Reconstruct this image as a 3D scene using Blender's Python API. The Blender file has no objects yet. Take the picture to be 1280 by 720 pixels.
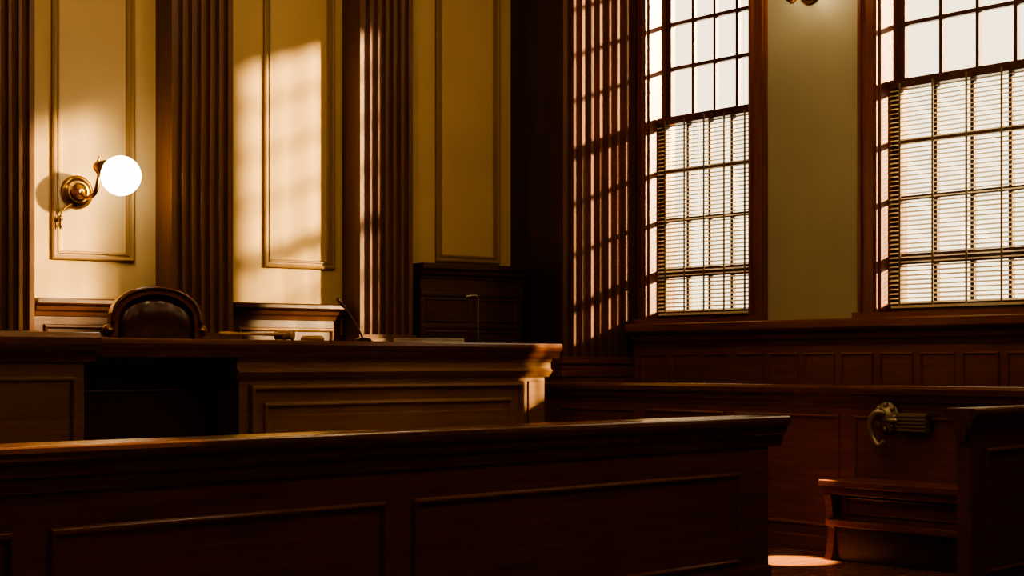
import bpy, bmesh, math
from mathutils import Vector, Matrix
scene = bpy.context.scene
R = math.radians
CAMH = 1.25
TH = math.atan(2862/2200)
U = Vector((math.sin(TH), math.cos(TH), 0))      # along the back wall
N = Vector((math.cos(TH), -math.sin(TH), 0))     # out of the back wall
W0 = 12.29
PHI = math.pi/2 - TH
def st(s, t, z=0):
    p = U*s + N*(t-W0); return Vector((p.x, p.y, z))
def frame0(origin, ang):
    return Matrix.Translation(Vector(origin)) @ Matrix.Rotation(ang, 4, 'Z')
G = frame0(st(0, 0), PHI).inverted()      # world axes follow the room: x along back wall, -y into the room
def frame(origin, ang): return G @ frame0(origin, ang)
F_BACK = Matrix.Identity(4)              # local x = s, local y = -t
F_WIN = frame(st(10.3, 0), -TH)          # local x = t, local y = outwards
F_BENCH = frame((-2.39, 10.4, 0), math.atan2(.747, .665))
F_RAIL = frame((-1.83, 6.3, 0), math.atan2(.75, .66))
F_RAIL2 = frame((2.25, 9.0, 0), math.atan2(.7, .572))
F_JURY = frame(st(8.82, 0), -TH)         # local x = t, y away

# ---------------------------------------------------------------- materials
def new_mat(name):
    m = bpy.data.materials.new(name); m.use_nodes = True
    nt = m.node_tree; b = nt.nodes['Principled BSDF']
    return m, nt, b
def wood(name, c1, c2, rough=.35, vertical=False, coat=.25, bump=.08):
    m, nt, b = new_mat(name); n = nt.nodes; l = nt.links
    tc = n.new('ShaderNodeTexCoord'); mp = n.new('ShaderNodeMapping')
    mp.inputs['Scale'].default_value = (22, 22, 1.2) if vertical else (1.2, 22, 22)
    l.new(tc.outputs['Object'], mp.inputs[0])
    nz = n.new('ShaderNodeTexNoise'); nz.inputs['Scale'].default_value = 1.6
    nz.inputs['Detail'].default_value = 7; nz.inputs['Roughness'].default_value = .6
    nz.inputs['Distortion'].default_value = .6
    l.new(mp.outputs[0], nz.inputs[0])
    nz2 = n.new('ShaderNodeTexNoise'); nz2.inputs['Scale'].default_value = 1.1
    l.new(tc.outputs['Object'], nz2.inputs[0])
    mx = n.new('ShaderNodeMath'); mx.operation = 'MULTIPLY_ADD'
    mx.inputs[1].default_value = .75; l.new(nz.outputs[0], mx.inputs[0])
    ml = n.new('ShaderNodeMath'); ml.operation = 'MULTIPLY'; ml.inputs[1].default_value = .25
    l.new(nz2.outputs[0], ml.inputs[0]); l.new(ml.outputs[0], mx.inputs[2])
    cr = n.new('ShaderNodeValToRGB'); e = cr.color_ramp.elements
    e[0].position = .32; e[0].color = (*c1, 1); e[1].position = .68; e[1].color = (*c2, 1)
    l.new(mx.outputs[0], cr.inputs[0]); l.new(cr.outputs[0], b.inputs['Base Color'])
    rr = n.new('ShaderNodeMapRange'); rr.inputs[3].default_value = rough-.07; rr.inputs[4].default_value = rough+.1
    l.new(nz.outputs[0], rr.inputs[0]); l.new(rr.outputs[0], b.inputs['Roughness'])
    bp = n.new('ShaderNodeBump'); bp.inputs['Strength'].default_value = bump; bp.inputs['Distance'].default_value = .01
    l.new(nz.outputs[0], bp.inputs['Height']); l.new(bp.outputs[0], b.inputs['Normal'])
    b.inputs['Coat Weight'].default_value = coat; b.inputs['Coat Roughness'].default_value = .2
    return m
def plaster(name, c, var=.12, rough=.75):
    m, nt, b = new_mat(name); n = nt.nodes; l = nt.links
    tc = n.new('ShaderNodeTexCoord')
    nz = n.new('ShaderNodeTexNoise'); nz.inputs['Scale'].default_value = 1.4; nz.inputs['Detail'].default_value = 6
    l.new(tc.outputs['Object'], nz.inputs[0])
    cr = n.new('ShaderNodeValToRGB'); e = cr.color_ramp.elements
    e[0].position = .3; e[0].color = tuple(x*(1-var) for x in c)+(1,)
    e[1].position = .7; e[1].color = (*c, 1)
    l.new(nz.outputs[0], cr.inputs[0]); l.new(cr.outputs[0], b.inputs['Base Color'])
    nb = n.new('ShaderNodeTexNoise'); nb.inputs['Scale'].default_value = 60
    l.new(tc.outputs['Object'], nb.inputs[0])
    bp = n.new('ShaderNodeBump'); bp.inputs['Strength'].default_value = .05; bp.inputs['Distance'].default_value = .01
    l.new(nb.outputs[0], bp.inputs['Height']); l.new(bp.outputs[0], b.inputs['Normal'])
    b.inputs['Roughness'].default_value = rough
    return m
def simple(name, c, rough=.5, metal=0, emit=None, es=0, nscale=30):
    m, nt, b = new_mat(name); n = nt.nodes; l = nt.links
    nz = n.new('ShaderNodeTexNoise'); nz.inputs['Scale'].default_value = nscale
    tc = n.new('ShaderNodeTexCoord'); l.new(tc.outputs['Object'], nz.inputs[0])
    cr = n.new('ShaderNodeValToRGB'); e = cr.color_ramp.elements
    e[0].color = tuple(x*.85 for x in c)+(1,); e[1].color = (*c, 1)
    l.new(nz.outputs[0], cr.inputs[0]); l.new(cr.outputs[0], b.inputs['Base Color'])
    b.inputs['Roughness'].default_value = rough; b.inputs['Metallic'].default_value = metal
    if emit:
        b.inputs['Emission Color'].default_value = (*emit, 1); b.inputs['Emission Strength'].default_value = es
    return m
M_PIL = wood('wood_pilaster', (.10,.040,.014), (.19,.079,.028), .5, True, coat=.05)
M_PIER = wood('wood_pier', (.085,.028,.010), (.16,.053,.019), .6, True, coat=0)
M_BODY = wood('wood_bench_front', (.17,.080,.029), (.27,.137,.055), .4)
M_DARK = wood('wood_dark', (.05,.018,.008), (.10,.036,.016), .3)
M_DARKV = wood('wood_dark_v', (.036,.013,.006), (.08,.027,.012), .36, True)
M_RED = wood('wood_mahogany', (.125,.037,.014), (.24,.074,.028), .3)
M_REDV = wood('wood_mahogany_v', (.125,.037,.014), (.25,.078,.029), .3, True)
M_CAP = wood('wood_cap', (.10,.034,.014), (.19,.070,.028), .24, coat=.55)
M_WALL = plaster('plaster_cream', (.55,.395,.20))
M_WALLG = plaster('plaster_sage', (.37,.32,.20))
M_MOULD = plaster('moulding_paint', (.31,.195,.085), .15, .5)
M_CEIL = plaster('plaster_ceiling', (.50,.41,.28))
M_FLOOR = wood('floor_boards', (.12,.045,.018), (.25,.10,.04), .25)
M_BRASS = simple('brass', (.45,.27,.09), .3, 1)
M_BRONZE = simple('aged_bronze', (.36,.30,.21), .45, .75)
M_GLOBE = simple('opal_glass', (.9,.85,.75), .3, 0, (1,.86,.6), 12)
M_FILLGLOBE = simple('fill_globe_glow', (.9,.85,.75), .3, 0, (1,.75,.46), 66)  # glow of the added fill pendants
M_LEATHER = simple('leather', (.085,.034,.024), .30, 0, nscale=60)
M_PAPER = simple('paper', (.85,.8,.68), .7)
M_BLACK = simple('black_metal', (.015,.013,.012), .35, .6)
M_STEEL = simple('microphone_steel', (.35,.28,.2), .3, 1)
M_SLAT = simple('blind_slat', (.68,.58,.42), .6)
M_CORD = simple('blind_tape', (.22,.165,.10), .8)
M_HANDLE = wood('gavel_wood', (.28,.15,.06), (.42,.25,.11), .35)
def glass():
    m = bpy.data.materials.new('window_glass'); m.use_nodes = True; nt = m.node_tree; nt.nodes.clear()
    o = nt.nodes.new('ShaderNodeOutputMaterial'); mx = nt.nodes.new('ShaderNodeMixShader')
    t = nt.nodes.new('ShaderNodeBsdfTransparent'); g = nt.nodes.new('ShaderNodeBsdfGlossy')
    g.inputs['Roughness'].default_value = .03; mx.inputs[0].default_value = .06
    t.inputs[0].default_value = (1,.98,.94,1)
    nt.links.new(t.outputs[0], mx.inputs[1]); nt.links.new(g.outputs[0], mx.inputs[2]); nt.links.new(mx.outputs[0], o.inputs[0])
    return m
M_GLASS = glass()

# ---------------------------------------------------------------- builder
class B:
    def __init__(s): s.bm = bmesh.new(); s.mats = []
    def mi(s, m):
        if m not in s.mats: s.mats.append(m)
        return s.mats.index(m)
    def face(s, vs, m, smooth=False):
        try: f = s.bm.faces.new(vs)
        except ValueError: return
        f.material_index = s.mi(m); f.smooth = smooth
    def box(s, x0, x1, y0, y1, z0, z1, m):
        v = [s.bm.verts.new(c) for c in ((x0,y0,z0),(x1,y0,z0),(x1,y1,z0),(x0,y1,z0),(x0,y0,z1),(x1,y0,z1),(x1,y1,z1),(x0,y1,z1))]
        for q in ((3,2,1,0),(4,5,6,7),(0,1,5,4),(1,2,6,5),(2,3,7,6),(3,0,4,7)):
            s.face([v[i] for i in q], m)
    def prism(s, poly, a0, a1, m, axis='z', smooth=False):
        def P(p, a):
            return {'z': (p[0],p[1],a), 'x': (a,p[0],p[1]), 'y': (p[0],a,p[1])}[axis]
        lo = [s.bm.verts.new(P(p,a0)) for p in poly]; hi = [s.bm.verts.new(P(p,a1)) for p in poly]
        k = len(poly)
        for i in range(k):
            s.face([lo[i], lo[(i+1)%k], hi[(i+1)%k], hi[i]], m, smooth)
        s.face(lo[::-1], m); s.face(hi, m)
    def rframe(s, x0, x1, z0, z1, prof, y0, m, fill=None):
        """profile [(inset, out)] mitred round a rectangle on plane y0 (out = -y)"""
        rings = []
        for ins, out in prof:
            rings.append([s.bm.verts.new(c) for c in ((x0+ins,y0-out,z0+ins),(x1-ins,y0-out,z0+ins),(x1-ins,y0-out,z1-ins),(x0+ins,y0-out,z1-ins))])
        for a, b in zip(rings, rings[1:]):
            for i in range(4):
                s.face([a[i], a[(i+1)%4], b[(i+1)%4], b[i]], m)
        if fill: s.face(rings[-1], fill)
    def lathe(s, prof, mat4, m, seg=28, smooth=True):
        rings = []
        for r, h in prof:
            rings.append([s.bm.verts.new(mat4 @ Vector((max(r,1e-4)*math.cos(2*math.pi*i/seg), max(r,1e-4)*math.sin(2*math.pi*i/seg), h))) for i in range(seg)])
        for a, b in zip(rings, rings[1:]):
            for i in range(seg):
                s.face([a[i], a[(i+1)%seg], b[(i+1)%seg], b[i]], m, smooth)
        s.face(rings[0][::-1], m); s.face(rings[-1], m)
    def tube(s, pts, rad, m, seg=12, sub=6):
        pts = [Vector(p) for p in pts]
        if len(pts) > 2 and sub > 1:
            q = []
            for i in range(len(pts)-1):
                p0 = pts[max(i-1,0)]; p1 = pts[i]; p2 = pts[i+1]; p3 = pts[min(i+2,len(pts)-1)]
                for j in range(sub):
                    t = j/sub
                    q.append(.5*((2*p1)+(p2-p0)*t+(2*p0-5*p1+4*p2-p3)*t*t+(3*p1-p0-3*p2+p3)*t**3))
            q.append(pts[-1]); pts = q
        rings = []; L = len(pts); up = None
        for i, p in enumerate(pts):
            d = (pts[min(i+1,L-1)]-pts[max(i-1,0)]).normalized()
            if up is None: up = d.orthogonal().normalized()
            else: up = (up - d*up.dot(d)).normalized()
            sd = d.cross(up)
            r = rad(i/(L-1)) if callable(rad) else rad
            rings.append([s.bm.verts.new(p+(up*math.cos(2*math.pi*k/seg)+sd*math.sin(2*math.pi*k/seg))*r) for k in range(seg)])
        for a, b in zip(rings, rings[1:]):
            for i in range(seg):
                s.face([a[i], a[(i+1)%seg], b[(i+1)%seg], b[i]], m, True)
        s.face(rings[0][::-1], m); s.face(rings[-1], m)
    def ball(s, c, r, m, sc=(1,1,1), seg=24):
        prof = [(r*math.sin(math.pi*i/14), -r*math.cos(math.pi*i/14)) for i in range(15)]
        s.lathe(prof, Matrix.Translation(Vector(c)) @ Matrix.Diagonal((*sc,1)), m, seg)
    def finish(s, name, mat4=None, bevel=0, parent=None):
        bmesh.ops.recalc_face_normals(s.bm, faces=s.bm.faces)
        me = bpy.data.meshes.new(name); s.bm.to_mesh(me); s.bm.free()
        for m in s.mats: me.materials.append(m)
        o = bpy.data.objects.new(name, me); scene.collection.objects.link(o)
        if mat4 is not None: o.matrix_world = mat4
        if bevel:
            b = o.modifiers.new('bevel','BEVEL'); b.width = bevel; b.segments = 2; b.limit_method = 'ANGLE'; b.angle_limit = R(40)
        if parent: o.parent = parent; o.matrix_parent_inverse = parent.matrix_world.inverted()
        return o

CEIL = 5.6; WT = 5.0
SL, SR, TR = -4.0, 10.3, 19.0   # room extents
# ---------------------------------------------------------------- shell
b = B(); b.box(SL-.3, SR+.3, -TR-.3, .3, -.2, 0, M_FLOOR); b.finish('floor', F_BACK)
b = B(); b.box(SL-.3, SR+.3, -TR-.3, .3, CEIL, CEIL+.2, M_CEIL); b.finish('ceiling', F_BACK)
b = B(); b.box(SL, SR, 0, .3, 0, CEIL, M_WALL); b.finish('wall_back', F_BACK)
b = B(); b.box(SL-.3, SL, -TR-.3, .3, 0, CEIL, M_WALL); b.finish('wall_left', F_BACK)
b = B(); b.box(SL, SR, -TR-.3, -TR, 0, CEIL, M_WALL); b.finish('wall_rear', F_BACK)
WINS = [(.84, 2.09), (3.44, 4.95), (6.1, 7.6)]
WB = 1.64
b = B()
x = -.3
for a, c in WINS:
    b.box(x, a, 0, .3, 0, CEIL, M_WALLG)
    b.box(a, c, 0, .3, 0, WB, M_WALLG); b.box(a, c, 0, .3, WT, CEIL, M_WALLG)
    x = c
b.box(x, TR+.3, 0, .3, 0, CEIL, M_WALLG)
b.finish('wall_right', F_WIN)

# ---------------------------------------------------------------- windows
def window(i, a, c):
    b = B(); g = .12
    cw = .19
    for (x0, x1) in ((a-cw if i != 0 else a-.11, a), (c, c+cw)):
        b.box(x0, x1, -.03, 0, WB-.0, WT+cw, M_REDV)
        b.box(x0+.02, x0+.05, -.05, -.03, WB, WT+.1, M_REDV)
        b.box(x1-.05, x1-.02, -.045, -.03, WB, WT+.1, M_REDV)
    b.box(a, c, -.03, 0, WT, WT+cw, M_RED)
    b.box(a-cw if i else a-.11, c+cw, -.09, .12, WB-.045, WB-.0, M_RED)      # stool
    b.box(a, a+.02, -.0, .3, WB, WT, M_REDV); b.box(c-.02, c, 0, .3, WB, WT, M_REDV)
    b.box(a, c, 0, .3, WT-.02, WT, M_RED); b.box(a, c, .12, .3, WB, WB+.02, M_RED)
    meet = 3.36
    def sash(z0, z1, y, bars, bot):
        x0, x1 = a+.02, c-.02
        b.box(x0, x0+.07, y, y+.045, z0, z1, M_DARKV); b.box(x1-.07, x1, y, y+.045, z0, z1, M_DARKV)
        b.box(x0+.07, x1-.07, y, y+.045, z0, z0+bot, M_DARK); b.box(x0+.07, x1-.07, y, y+.045, z1-.06, z1, M_DARK)
        w = (x1-x0-.14)/4
        for k in (1,2,3):
            xx = x0+.07+w*k; b.box(xx-.015, xx+.015, y+.005, y+.04, z0+bot, z1-.06, M_DARKV)
        for zz, h in bars:
            b.box(x0+.07, x1-.07, y+.003, y+.042, zz-h, zz+h, M_DARK)
        b.box(x0+.07, x1-.07, y+.02, y+.024, z0+bot, z1-.06, M_GLASS)
    sash(meet-.03, WT-.02, .19, [(3.83,.015),(4.22,.015),(4.61,.015)], .06)
    sash(WB+.02, meet+.03, .13, [(2.93,.017),(2.50,.017),(2.04,.04)], .06)
    z = WB+.07
    while z < meet-.02:
        y0, y1 = .074, .100
        dz = .007
        if i == 2: y0, y1, dz = .082, .094, .019      # unseen blind, closed to keep the sun off the bench
        v = [b.bm.verts.new(q) for q in ((a+.03,y0,z-dz),(c-.03,y0,z-dz),(c-.03,y1,z+dz),(a+.03,y1,z+dz))]
        b.face(v, M_SLAT)
        z += .034
    b.box(a+.04, c-.04, .07, .11, meet-.035, meet+.03, M_DARK)
    b.box(a+.05, c-.05, .075, .1, WB+.03, WB+.05, M_SLAT)
    k = 5
    for j in range(k):
        xx = a+.14+(c-a-.28)*j/(k-1)
        b.box(xx-.009, xx+.009, .068, .071, WB+.05, meet, M_CORD)
    o = b.finish('window_%d' % (i+1), F_WIN)
    ld = bpy.data.lights.new('portal', 'AREA'); ld.shape = 'RECTANGLE'; ld.size = c-a; ld.size_y = WT-WB
    ld.cycles.is_portal = True
    lo = bpy.data.objects.new('window_portal_light', ld); scene.collection.objects.link(lo)
    mw = F_WIN @ Matrix.Translation(((a+c)/2, .32, (WB+WT)/2)) @ Matrix.Rotation(R(-90), 4, 'X')
    lo.matrix_world = mw
    lo.parent = o; lo.matrix_parent_inverse = o.matrix_world.inverted()
for i, (a, c) in enumerate(WINS): window(i, a, c)

# ---------------------------------------------------------------- fluted pilasters
def flute_poly(x0, x1, yf, yb, n, marg, fl=.66, depth=.85):
    pts = [(x0, yb), (x0, yf)]
    w = (x1-x0-2*marg)/n; r = w*fl/2
    for k in range(n):
        cx = x0+marg+w*(k+.5)
        for j in range(9):
            a = math.pi*(j/8)
            pts.append((cx-r*math.cos(a), yf+math.sin(a)*r*2*depth))
    pts += [(x1, yf), (x1, yb)]
    return pts
def pilaster(s0, s1, t, n, m, zb, name, plinth, marg=.03, side=0.07, ret=None):
    b = B(); Y = -.002; C = CEIL-.002
    b.prism(flute_poly(s0, s1, -t, Y, n, marg), zb+.17, CEIL-.35, m)
    if ret: b.box(s0-.012, s0, -t+.02, Y, 0, CEIL-.35, ret)  # dark sheet: the shade of the return side put into its colour
    for (e, h0, h1) in ((.07,0,.055),(.055,.055,.085),(.03,.085,.11),(.045,.11,.14),(.02,.14,.17)):
        ee = min(e, side)
        b.box(s0-e, s1+ee, -t-e, Y, zb+h0, zb+h1, m if not ret else M_RED)
    b.box(s0-.06, s1+min(.06,side), -t-.06, Y, 0, zb, plinth)
    b.box(s0-.03, s1+min(.03,side), -t-.03, Y, CEIL-.35, CEIL-.25, m)
    b.box(s0-.08, s1+min(.08,side), -t-.08, Y, CEIL-.25, C, m)
    return b.finish(name, F_BACK, .003)
for s0, s1 in ((4.43,4.95),(6.02,6.54),(7.69,8.21)):
    pilaster(s0, s1, .27, 6, M_PIL, 1.32, 'fluted_pilaster', M_DARK)
pilaster(2.85, 3.37, .27, 6, M_PIL, 1.32, 'fluted_pilaster', M_DARK)
pilaster(9.44, 10.29, .72, 8, M_PIER, 1.14, 'fluted_corner_pier', M_RED, side=.005, ret=M_DARKV)

# ---------------------------------------------------------------- wall panel mouldings
MP = [(0,0),(0,.022),(.012,.03),(.024,.022),(.03,.012),(.042,.012),(.048,.02),(.058,.02),(.066,0)]
for (a, c) in ((3.6,4.2),(5.185,5.84),(6.954,7.61),(8.62,9.30),(1.2,2.6)):
    b = B(); b.rframe(a, c, 2.02 if a != 8.62 else 2.12, 5.1, MP, 0, M_MOULD); b.finish('trim_panel_moulding', F_BACK)
b = B()
b.prism([(0,CEIL-.3),(-.03,CEIL-.3),(-.04,CEIL-.24),(-.10,CEIL-.2),(-.14,CEIL-.1),(-.2,CEIL-.08),(-.2,CEIL),(0,CEIL)], SL, 9.43, M_MOULD, 'x')
b.finish('trim_cornice', F_BACK)

# ---------------------------------------------------------------- wainscot back wall (between pilasters)
PAN = [(0,0),(.006,.016),(.02,.02),(.03,.01),(.036,-.012),(.05,-.012),(.11,-.002)]
def cap_profile(y, z, o=.07):
    return [(y,z-.13),(y-.012,z-.13),(y-.018,z-.10),(y-.035,z-.085),(y-.04,z-.06),(y-o+.008,z-.045),(y-o,z-.035),(y-o,z-.01),(y-o+.008,z),(y,z)]
b = B()
segs = [(-3.9,2.78),(3.44,4.36),(5.02,5.95),(6.61,7.62)]
for a, c in segs:
    b.box(a, c, -.09, 0, .0, 1.70, M_DARK)
    b.prism([(p[0], p[1]) for p in cap_profile(-.09, 1.73, .08)] + [(0,1.73),(0,1.6)], a, c, M_DARK, 'x')
    n = max(1, round((c-a)/.95)); w = (c-a)/n
    pm = M_BODY if a > 6 else M_DARK  # lit panels get paler wood, unlit ones dark: light put into colour
    for k in range(n):
        b.rframe(a+w*k+.07, a+w*(k+1)-.07, .95, 1.54, PAN, -.0905, pm, pm)
b.finish('trim_wainscot', F_BACK)

# wainscot window wall
b = B()
b.box(.72+.07, TR, -.12, 0, 0, 1.50, M_RED)
b.prism([(0,1.40),(-.13,1.40),(-.14,1.43),(-.16,1.45),(-.17,1.49),(-.21,1.51),(-.225,1.53),(-.225,1.585),(-.21,1.595),(0,1.595)], .80, TR, M_RED, 'x')
x = .86
while x < TR-.5:
    b.rframe(x+.03, x+.35, .80, 1.34, [(0,0),(.004,.012),(.014,.014),(.022,.004),(.026,-.015),(.04,-.015),(.06,-.004)], -.1205, M_RED, M_REDV)
    x += .38
b.finish('trim_window_wainscot', F_WIN)

# ---------------------------------------------------------------- witness stand screen (built-in panelling)
b = B()
a, c = 8.29, 9.365; y = -.26
b.box(a, c, y, -.002, 0, 2.0, M_DARK)
b.prism([(-.002,1.96),(y-.008,1.96),(y-.012,1.985),(y-.03,2.0),(y-.035,2.03),(y-.05,2.045),(y-.05,2.09),(-.002,2.09)], a-.0, c+.0, M_DARK, 'x')
b.box(a, c, y-.012, y, 1.82, 1.85, M_DARK)
b.box(a, c, y-.010, y, 1.55, 1.58, M_DARK)
for k in range(2):
    x0 = a+.05+k*.5; x1 = x0+.45
    for z0, z1 in ((1.60,1.80),(.6,1.53)):
        b.rframe(x0, x1, z0, z1, [(0,0),(.004,.008),(.012,.010),(.018,.0),(.022,-.010),(.03,-.010),(.05,-.002)], y-.001, M_DARK, M_DARK)
b.finish('witness_stand_screen', F_BACK, .003)

# ---------------------------------------------------------------- judge's bench
b = B(); T = 1.406
b.box(1.06, 4.06, .08, .50, 0, 1.25, M_BODY)
b.box(-.10, 1.06, .34, .50, 0, 1.25, M_DARK)  # darker wood: deep shadow of the recessed part put into the colour
b.prism([(.5,1.15),(.07,1.15),(.05,1.17),(.03,1.20),(.05,1.22),(.05,1.26),(.03,1.29),(.5,1.29)], 1.02, 4.10, M_BODY, 'x')
b.prism([(.5,1.17),(.33,1.17),(.30,1.20),(.30,1.25),(.27,1.29),(.5,1.29)], -.10, 1.02, M_DARK, 'x')
b.prism([(.56,1.29),(.02,1.29),(.01,1.31),(.0,1.335),(-.012,1.35),(-.02,1.375),(-.018,1.395),(-.008,1.406),(.56,1.406)], -.12, 4.16, M_CAP, 'x')
BP = [(0,0),(.008,.03),(.03,.034),(.04,.02),(.045,-.0),(.12,.0),(.125,.014),(.14,.018),(.155,.006),(.16,-.012),(.2,-.012),(.205,-.0)]
b.rframe(1.14, 3.80, .35, 1.12, BP, .079, M_BODY, M_BODY)
b.box(3.86, 4.04, .066, .08, .1, 1.12, M_BODY)
b.rframe(-.02, .98, .35, 1.1, PAN, .339, M_DARK, M_DARK)
b.box(1.0, 4.10, .05, .08, 0, .14, M_BODY)
b.finish('judges_bench', F_BENCH, .004)

# clerk wing at left
b = B()
b.box(-3.2, -.30, -.2, .6, 0, 1.30, M_BODY)
b.prism([(.62,1.26),(-.22,1.26),(-.23,1.30),(-.27,1.33),(-.29,1.36),(-.29,1.40),(-.27,1.43),(.62,1.43)], -3.2, -.24, M_CAP, 'x')
for k in range(4):
    x1 = -.36-k*.7
    b.rframe(x1-.62, x1, .30, 1.18, [(0,0),(.006,.014),(.02,.016),(.03,.004),(.034,-.014),(.05,-.014),(.1,-.002)], -.201, M_BODY, M_BODY)
b.finish('clerk_desk', F_BENCH, .004)

# dais (behind the bench, edge follows the bench)
b = B()
pa = F_BENCH @ Vector((-.15,.58,0)); pb = F_BENCH @ Vector((4.0,.58,0))
b.prism([(pa.x,pa.y),(pb.x,pb.y),(pb.x,-.36),(pa.x,-.36)], 0, .40, M_DARK)
b.finish('judges_dais')

# gavel + block
g = bpy.data.objects.new('gavel', None); scene.collection.objects.link(g); g.matrix_world = F_BENCH @ Matrix.Translation((1.3,.3,T))
b = B()
RX = Matrix.Rotation(R(90),4,'Y')
b.lathe([(.008,0),(.014,.01),(.016,.08),(.011,.16),(.009,.36),(.012,.50),(.012,.54)], F_BENCH @ Matrix.Translation((1.04,.26,T+.040)) @ RX, M_HANDLE)
b.finish('handle', None, 0, g)
b = B()
b.lathe([(.03,-.065),(.034,-.06),(.034,-.045),(.028,-.04),(.030,-.02),(.033,0),(.030,.02),(.028,.04),(.034,.045),(.034,.06),(.03,.065)], F_BENCH @ Matrix.Translation((1.60,.26,T+.036)) @ Matrix.Rotation(R(-60),4,'Z') @ RX, M_HANDLE)
b.finish('head', None, 0, g)
b = B()
b.lathe([(.075,0),(.08,.005),(.08,.022),(.07,.03),(.065,.036)], F_BENCH @ Matrix.Translation((1.83,.24,T)), M_HANDLE)
b.finish('gavel_sound_block')

# gooseneck microphones
b = B()
b.lathe([(.06,0),(.062,.01),(.05,.022),(.015,.028)], Matrix.Translation((2.36,.3,T)), M_BLACK)
b.tube([(2.36,.3,T+.02),(2.30,.288,T+.09),(2.21,.27,T+.18),(2.12,.25,T+.25)], .007, M_STEEL)
b.tube([(2.13,.252,T+.243),(2.06,.238,T+.29)], .013, M_STEEL)
b.finish('gooseneck_microphone', F_BENCH)
b = B()
b.lathe([(.05,0),(.052,.012),(.02,.02)], Matrix.Translation((3.6,.35,T)), M_BLACK)
b.tube([(3.6,.35,T+.015),(3.6,.35,T+.15),(3.6,.35,T+.31),(3.595,.35,T+.345),(3.56,.34,T+.36),(3.48,.33,T+.355)], .007, M_STEEL)
b.tube([(3.5,.335,T+.357),(3.44,.33,T+.345)], .012, M_STEEL)
b.finish('gooseneck_microphone', F_BENCH)
b = B()
for k in range(6):
    o = (k*37 % 5)*.006
    b.box(2.72+o, 3.14+o, .06+o, .36+o, T+.005*k, T+.005*k+.0045, M_PAPER)
b.finish('paper_stack', F_BENCH)

# ---------------------------------------------------------------- judge chair
b = B()
Z0 = .40; ZB = .43
def arch(w, z0, zs, rise, n=20):
    pts = [(-w, z0), (-w, zs)]
    for i in range(1, n):
        a = math.pi*(1-i/n)
        x = w*math.cos(a)
        z = zs + rise*(math.sin(a)**.8)
        pts.append((x, z))
    pts += [(w, zs), (w, z0)]
    return pts
out = arch(.31, Z0+.42, ZB+1.11, .245); inn = arch(.262, Z0+.47, ZB+1.08, .215)
def ring(b, A, C, y0, y1, m):
    n = len(A)
    va0=[b.bm.verts.new((p[0],y0,p[1])) for p in A]; va1=[b.bm.verts.new((p[0],y1,p[1])) for p in A]
    vc0=[b.bm.verts.new((p[0],y0,p[1])) for p in C]; vc1=[b.bm.verts.new((p[0],y1,p[1])) for p in C]
    for i in range(n):
        j=(i+1)%n
        b.face([va0[i],va0[j],vc0[j],vc0[i]],m); b.face([va1[i],va1[j],vc1[j],vc1[i]],m)
        b.face([va0[i],va0[j],va1[j],va1[i]],m); b.face([vc0[i],vc0[j],vc1[j],vc1[i]],m)
ring(b, out, inn, -.035, .09, M_RED)
b.tube([(p[0]*.97, -.038, p[1]-.016) for p in out[1:-1]], .013, M_CAP, 10, 2)
for sx in (-1,1):
    b.lathe([(.0,-.065),(.035,-.065),(.04,-.05),(.04,.05),(.035,.065),(0,.065)], Matrix.Translation((sx*.315,.03,ZB+1.05)) @ Matrix.Rotation(R(90),4,'X'), M_RED)
    b.lathe([(.0,-.072),(.016,-.072),(.016,.072),(0,.072)], Matrix.Translation((sx*.315,.03,ZB+1.05)) @ Matrix.Rotation(R(90),4,'X'), M_BRASS)
nx, nz = 24, 30
grid = []
for i in range(nz+1):
    row = []
    v = i/nz
    for j in range(nx+1):
        h = -1+2*j/nx
        x = .264*h
        ztop = ZB+1.08+.215*(max(0,1-h*h)**.4)
        z = Z0+.47+(ztop-Z0-.47)*v
        e = min(1, min(1-abs(h), v, 1-v)*7)
        tuft = .012*abs(math.sin(h*math.pi*2))*abs(math.sin(v*math.pi*4))
        row.append(b.bm.verts.new((x, .03-.055*math.sqrt(max(0,e))-tuft, z)))
    grid.append(row)
for i in range(nz):
    for j in range(nx):
        b.face([grid[i][j],grid[i][j+1],grid[i+1][j+1],grid[i+1][j]], M_LEATHER, True)
b.prism(inn, .05, .08, M_LEATHER, 'y')
b.prism([(-.44,Z0+.42),(-.46,Z0+.47),(-.42,Z0+.51),(-.3,Z0+.525),(-.1,Z0+.52),(.05,Z0+.50),(.05,Z0+.42)], -.29, .29, M_LEATHER, 'x', False)
b.box(-.30,.30,-.43,.06,Z0+.37,Z0+.42,M_RED)
for sx in (-1,1):
    b.tube([(sx*.31,.04,Z0+.72),(sx*.32,-.15,Z0+.73),(sx*.32,-.32,Z0+.71),(sx*.32,-.38,Z0+.66),(sx*.31,-.35,Z0+.5),(sx*.30,-.33,Z0+.40)], .022, M_RED)
b.lathe([(.03,.10),(.03,.30),(.08,.34),(.08,.37)], Matrix.Translation((0,-.2,Z0)), M_BLACK)
for k in range(5):
    a = 2*math.pi*k/5
    b.tube([(0,-.2,Z0+.14),(.15*math.cos(a),-.2+.15*math.sin(a),Z0+.11),(.26*math.cos(a),-.2+.26*math.sin(a),Z0+.06)], .02, M_RED)
    b.ball((.26*math.cos(a),-.2+.26*math.sin(a),Z0+.03), .03, M_BLACK, seg=12)
b.finish('judge_chair', frame((-2.44,12.05,0), R(24)))

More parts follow.
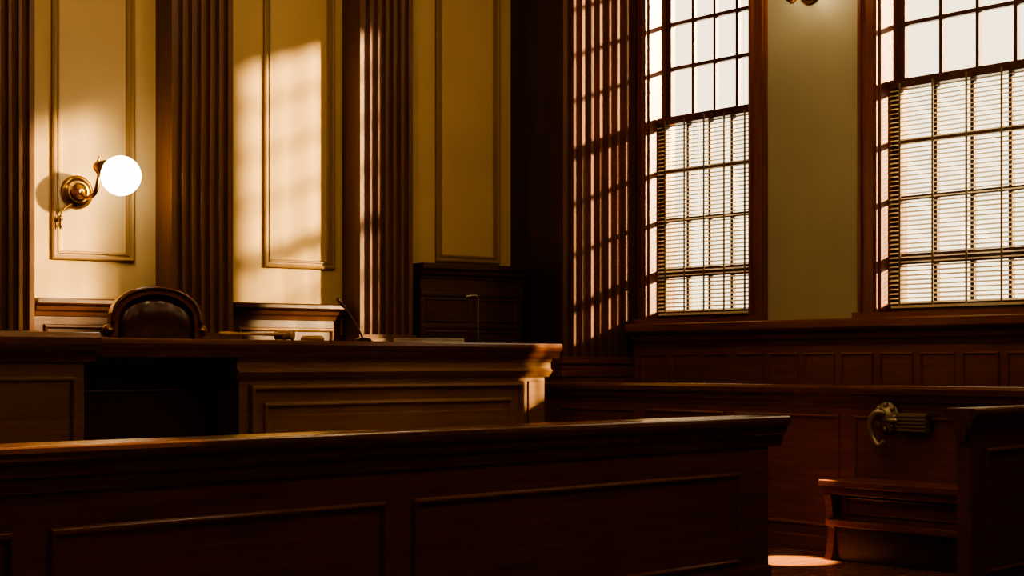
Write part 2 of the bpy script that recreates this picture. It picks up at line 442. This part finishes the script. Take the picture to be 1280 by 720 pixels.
# ---------------------------------------------------------------- wall sconces
def sconce(name, M, globe, mount, path, chain=True, r=.145):
    e = bpy.data.objects.new(name, None); scene.collection.objects.link(e); e.matrix_world = M @ Matrix.Translation(Vector(mount))
    b = B(); mx, my, mz = mount
    RY = Matrix.Rotation(R(90),4,'X')
    b.lathe([(.125,0),(.125,.012),(.11,.02),(.10,.02),(.095,.032),(.075,.036),(.06,.036),(.055,.05),(.035,.06),(.03,.08),(.02,.09)], Matrix.Translation(mount) @ RY, M_BRASS)
    b.tube(path, .016, M_BRASS)
    p = Vector(path[-1]); gc = Vector(globe); d = (gc-p).normalized()
    q = d.to_track_quat('Z','Y').to_matrix().to_4x4()
    b.lathe([(.02,-.04),(.035,-.03),(.05,0),(.062,.02),(.066,.05),(.06,.052)], Matrix.Translation(gc-d*(r+.03)) @ q, M_BRASS)
    b.ball(tuple(p), .03, M_BRASS)
    b.tube([Vector(path[-1])+Vector((0,0,.0)), Vector(path[-1])+Vector((-.02,0,.05)), Vector(path[-1])+Vector((-.01,-.01,.085))], lambda t:.016*(1-t)+.003, M_BRASS)
    if chain:
        b.tube([(mx-.05,my-.03,mz-.09),(mx-.12,my-.05,mz-.13),(mx-.15,my-.05,mz-.19)], .007, M_BRASS)
        b.lathe([(.004,0),(.018,-.01),(.02,-.03),(.01,-.05),(.016,-.07),(.006,-.10)], Matrix.Translation((mx-.15,my-.05,mz-.18)), M_BRASS)
    b.finish('bracket', M, 0, e)
    b = B(); b.ball(globe, r, M_GLOBE, seg=40); b.finish('globe', M, 0, e)
sconce('globe_wall_sconce', F_BACK, (5.55,-.40,2.62), (5.385,0,2.52),
       [(5.385,-.07,2.52),(5.40,-.16,2.47),(5.42,-.24,2.50),(5.43,-.28,2.60),(5.44,-.30,2.68)])
sconce('globe_wall_sconce', F_WIN, (2.80,-.30,4.28), (2.75,0,4.20),
       [(2.75,-.07,4.2),(2.76,-.16,4.12),(2.78,-.25,4.06),(2.80,-.30,4.08)], chain=False)
# pendants invented as warm fill for the room, out of frame
for s_, t_ in ((2.4,3.4),(5.4,3.4),(7.8,4.6),(4.2,8.0),(7.6,8.0)):
    e = bpy.data.objects.new('fill_pendant', None); scene.collection.objects.link(e); e.matrix_world = Matrix.Translation((s_,-t_,CEIL))
    b = B(); b.lathe([(.09,0),(.09,-.02),(.02,-.05),(.012,-.06),(.012,-.40),(.06,-.42),(.09,-.46),(.09,-.48)], Matrix.Translation((s_,-t_,CEIL)), M_BRASS)
    b.finish('stem', None, 0, e)
    b = B(); b.ball((s_,-t_,CEIL-.62), .17, M_FILLGLOBE, seg=32); b.finish('globe', None, 0, e)
# added spotlights that stand in for sun on the floor and front rail
def spot(s_, t_, ang, W, tgt):
    e = bpy.data.objects.new('added_spotlight', None); scene.collection.objects.link(e); e.matrix_world = Matrix.Translation((s_,-t_,CEIL))
    b = B(); b.lathe([(.06,0),(.06,-.02),(.015,-.025),(.015,-.10),(.05,-.11),(.055,-.24),(.05,-.24),(.045,-.13),(.001,-.125)], Matrix.Translation((s_,-t_,CEIL)), M_BLACK)
    b.finish('can', None, 0, e)
    ld = bpy.data.lights.new('spot','SPOT'); ld.energy = W; ld.color = (1,.74,.44); ld.spot_size = R(ang); ld.spot_blend = .5; ld.shadow_soft_size = .02
    lo = bpy.data.objects.new('highlight_light', ld); scene.collection.objects.link(lo)
    p = Vector((s_,-t_,CEIL-.26)); lo.matrix_world = Matrix.Translation(p) @ (Vector(tgt)-p).to_track_quat('-Z','Y').to_matrix().to_4x4()
    lo.parent = e; lo.matrix_parent_inverse = e.matrix_world.inverted()
spot(8.2, 4.6, 7, 14000, (8.22,-4.5,0))
spot(2.75, 6.1, 16, 1500, (2.75,-6.1,.95))

# ---------------------------------------------------------------- court rails (the bar)
RP = [(0,0),(.006,.014),(.018,.018),(.028,.006),(.033,-.012),(.05,-.012),(.055,-.014)]
def rail(name, F, x0, x1, z, panels, ptop, cap_y=(0,.30), mbody=M_RED, body=(.075,.225), endover=.12, startover=0):
    b = B()
    b.box(x0+startover, x1-endover, body[0], body[1], 0, z-.04, mbody)
    c0, c1 = cap_y
    prof = [(c0+.062,z-.175),(c0+.058,z-.15),(c0+.05,z-.13),(c0+.05,z-.115),(c0+.03,z-.10),(c0+.022,z-.075),(c0+.022,z-.062),(c0+.008,z-.055),(c0,z-.045),(c0-.003,z-.025),(c0,z-.008),(c0+.008,z)]
    prof2 = [(c1-(p[0]-c0), p[1]) for p in prof[::-1]]
    b.prism(prof+prof2, x0, x1, M_CAP, 'x')
    for a, c in panels:
        b.rframe(a, c, .12, ptop, RP, body[0]-.0005, mbody, mbody)
    b.box(x0+startover-.0, x1-endover, body[0]-.02, body[1]+.02, 0, .09, mbody)
    return b.finish(name, F, .003)
rail('court_bar_rail', F_RAIL, -3.0, 5.22, .95, [(-2.5,.10),(.25,2.0),(2.17,4.80)], .64)
rail('court_bar_rail', F_RAIL2, .28, 1.40, 1.017, [(.50,1.25)], .80, cap_y=(0,.17), startover=.04, endover=0.02, body=(.045,.125))

# jury box rail (faces the well)
b = B(); z = 1.11
b.box(1.3, 9.5, 0, .12, 0, z-.04, M_RED)
b.prism([(.02,z-.15),(-.005,z-.15),(-.01,z-.12),(-.03,z-.10),(-.035,z-.07),(-.06,z-.055),(-.065,z-.02),(-.055,z),(.18,z),(.19,z-.02),(.18,z-.055),(.12,z-.08),(.12,z-.15)], 1.2, 9.5, M_CAP, 'x')
for a, c in ((1.45,2.35),(2.45,3.3),(3.4,4.38),(4.5,5.9),(6.05,7.5)):
    b.rframe(a, c, .16, .92, RP, -.0005, M_RED, M_REDV)
b.box(1.3, 9.5, -.02, 0, 0, .10, M_RED)
b.finish('jury_box_rail', F_JURY, .003)
b = B()
b.box(4.55, 5.95, -.40, -.03, .47, .51, M_RED)
b.box(4.57, 5.93, -.37, -.05, .42, .47, M_RED)
b.box(4.62, 5.88, -.30, -.06, .0, .42, M_RED)
b.rframe(4.70, 5.82, .29, .41, [(0,0),(.005,.010),(.014,.010),(.02,-.01)], -.3005, M_RED, M_DARK)
b.box(4.60, 5.90, -.39, -.28, .22, .26, M_RED)
b.box(4.62, 5.88, -.33, -.28, .0, .22, M_DARK)
for x in (4.58, 5.86):
    b.prism([(-.38,0),(-.36,.05),(-.34,.2),(-.38,.42),(-.05,.42),(-.05,0)], x, x+.06, M_RED, 'x')
b.finish('wooden_bench', F_JURY, .004)
b = B(); cx, cz = 4.80, .91; cy = -.018
RY = Matrix.Rotation(R(90),4,'X')
b.lathe([(.10,0),(.10,.012),(.085,.02),(.07,.02),(.055,.035),(.02,.05)], Matrix.Translation((cx,cy,cz)) @ RY, M_BRONZE)
for k in range(8):
    a = 2*math.pi*k/8
    b.ball((cx+.078*math.cos(a), cy-.022, cz+.078*math.sin(a)), .018, M_BRONZE, seg=10)
b.tube([(cx,cy-.04,cz+.02),(cx-.03,cy-.07,cz+.03),(cx-.08,cy-.075,cz-.03),(cx-.07,cy-.07,cz-.12),(cx-.02,cy-.065,cz-.18),(cx+.02,cy-.06,cz-.15)], lambda t:.026-.012*t, M_BRONZE)
b.box(cx+.10, cx+.34, cy-.03, cy, cz-.09, cz+.03, M_BRONZE)
for k in range(5):
    b.box(cx+.10, cx+.34, cy-.045, cy-.03, cz-.085+k*.023, cz-.074+k*.023, M_BRONZE)
b.tube([(cx,cy-.045,cz-.02),(cx+.12,cy-.045,cz-.02)], .014, M_BRONZE)
b.finish('bronze_rail_latch', F_JURY)

# ---------------------------------------------------------------- light
D = Vector((-1, 1.3, 0)); D.normalize(); el = R(12.5)
D = Vector((D.x*math.cos(el), D.y*math.cos(el), -math.sin(el)))
sl = bpy.data.lights.new('sun','SUN'); sl.energy = 17; sl.color = (1,.73,.40); sl.angle = R(2.0)
so = bpy.data.objects.new('sun', sl); scene.collection.objects.link(so); so.rotation_euler = D.to_track_quat('-Z','Y').to_euler()
so.location = (14, -6, 8)
w = bpy.data.worlds.new('sky'); scene.world = w; w.use_nodes = True
bg = w.node_tree.nodes['Background']; bg.inputs[0].default_value = (1,.88,.66,1); bg.inputs[1].default_value = 1.9

cd = bpy.data.cameras.new('camera'); cam = bpy.data.objects.new('camera', cd); scene.collection.objects.link(cam)
cam.matrix_world = G @ Matrix.Translation((0,0,CAMH)) @ Matrix.Rotation(R(90),4,'X')
cd.sensor_width = 36; cd.lens = 36*2200/1280; cd.shift_y = (455-360)/1280; cd.clip_end = 200
scene.camera = cam
scene.view_settings.view_transform = 'AgX'
scene.view_settings.look = 'AgX - High Contrast'
scene.view_settings.exposure = 0.15
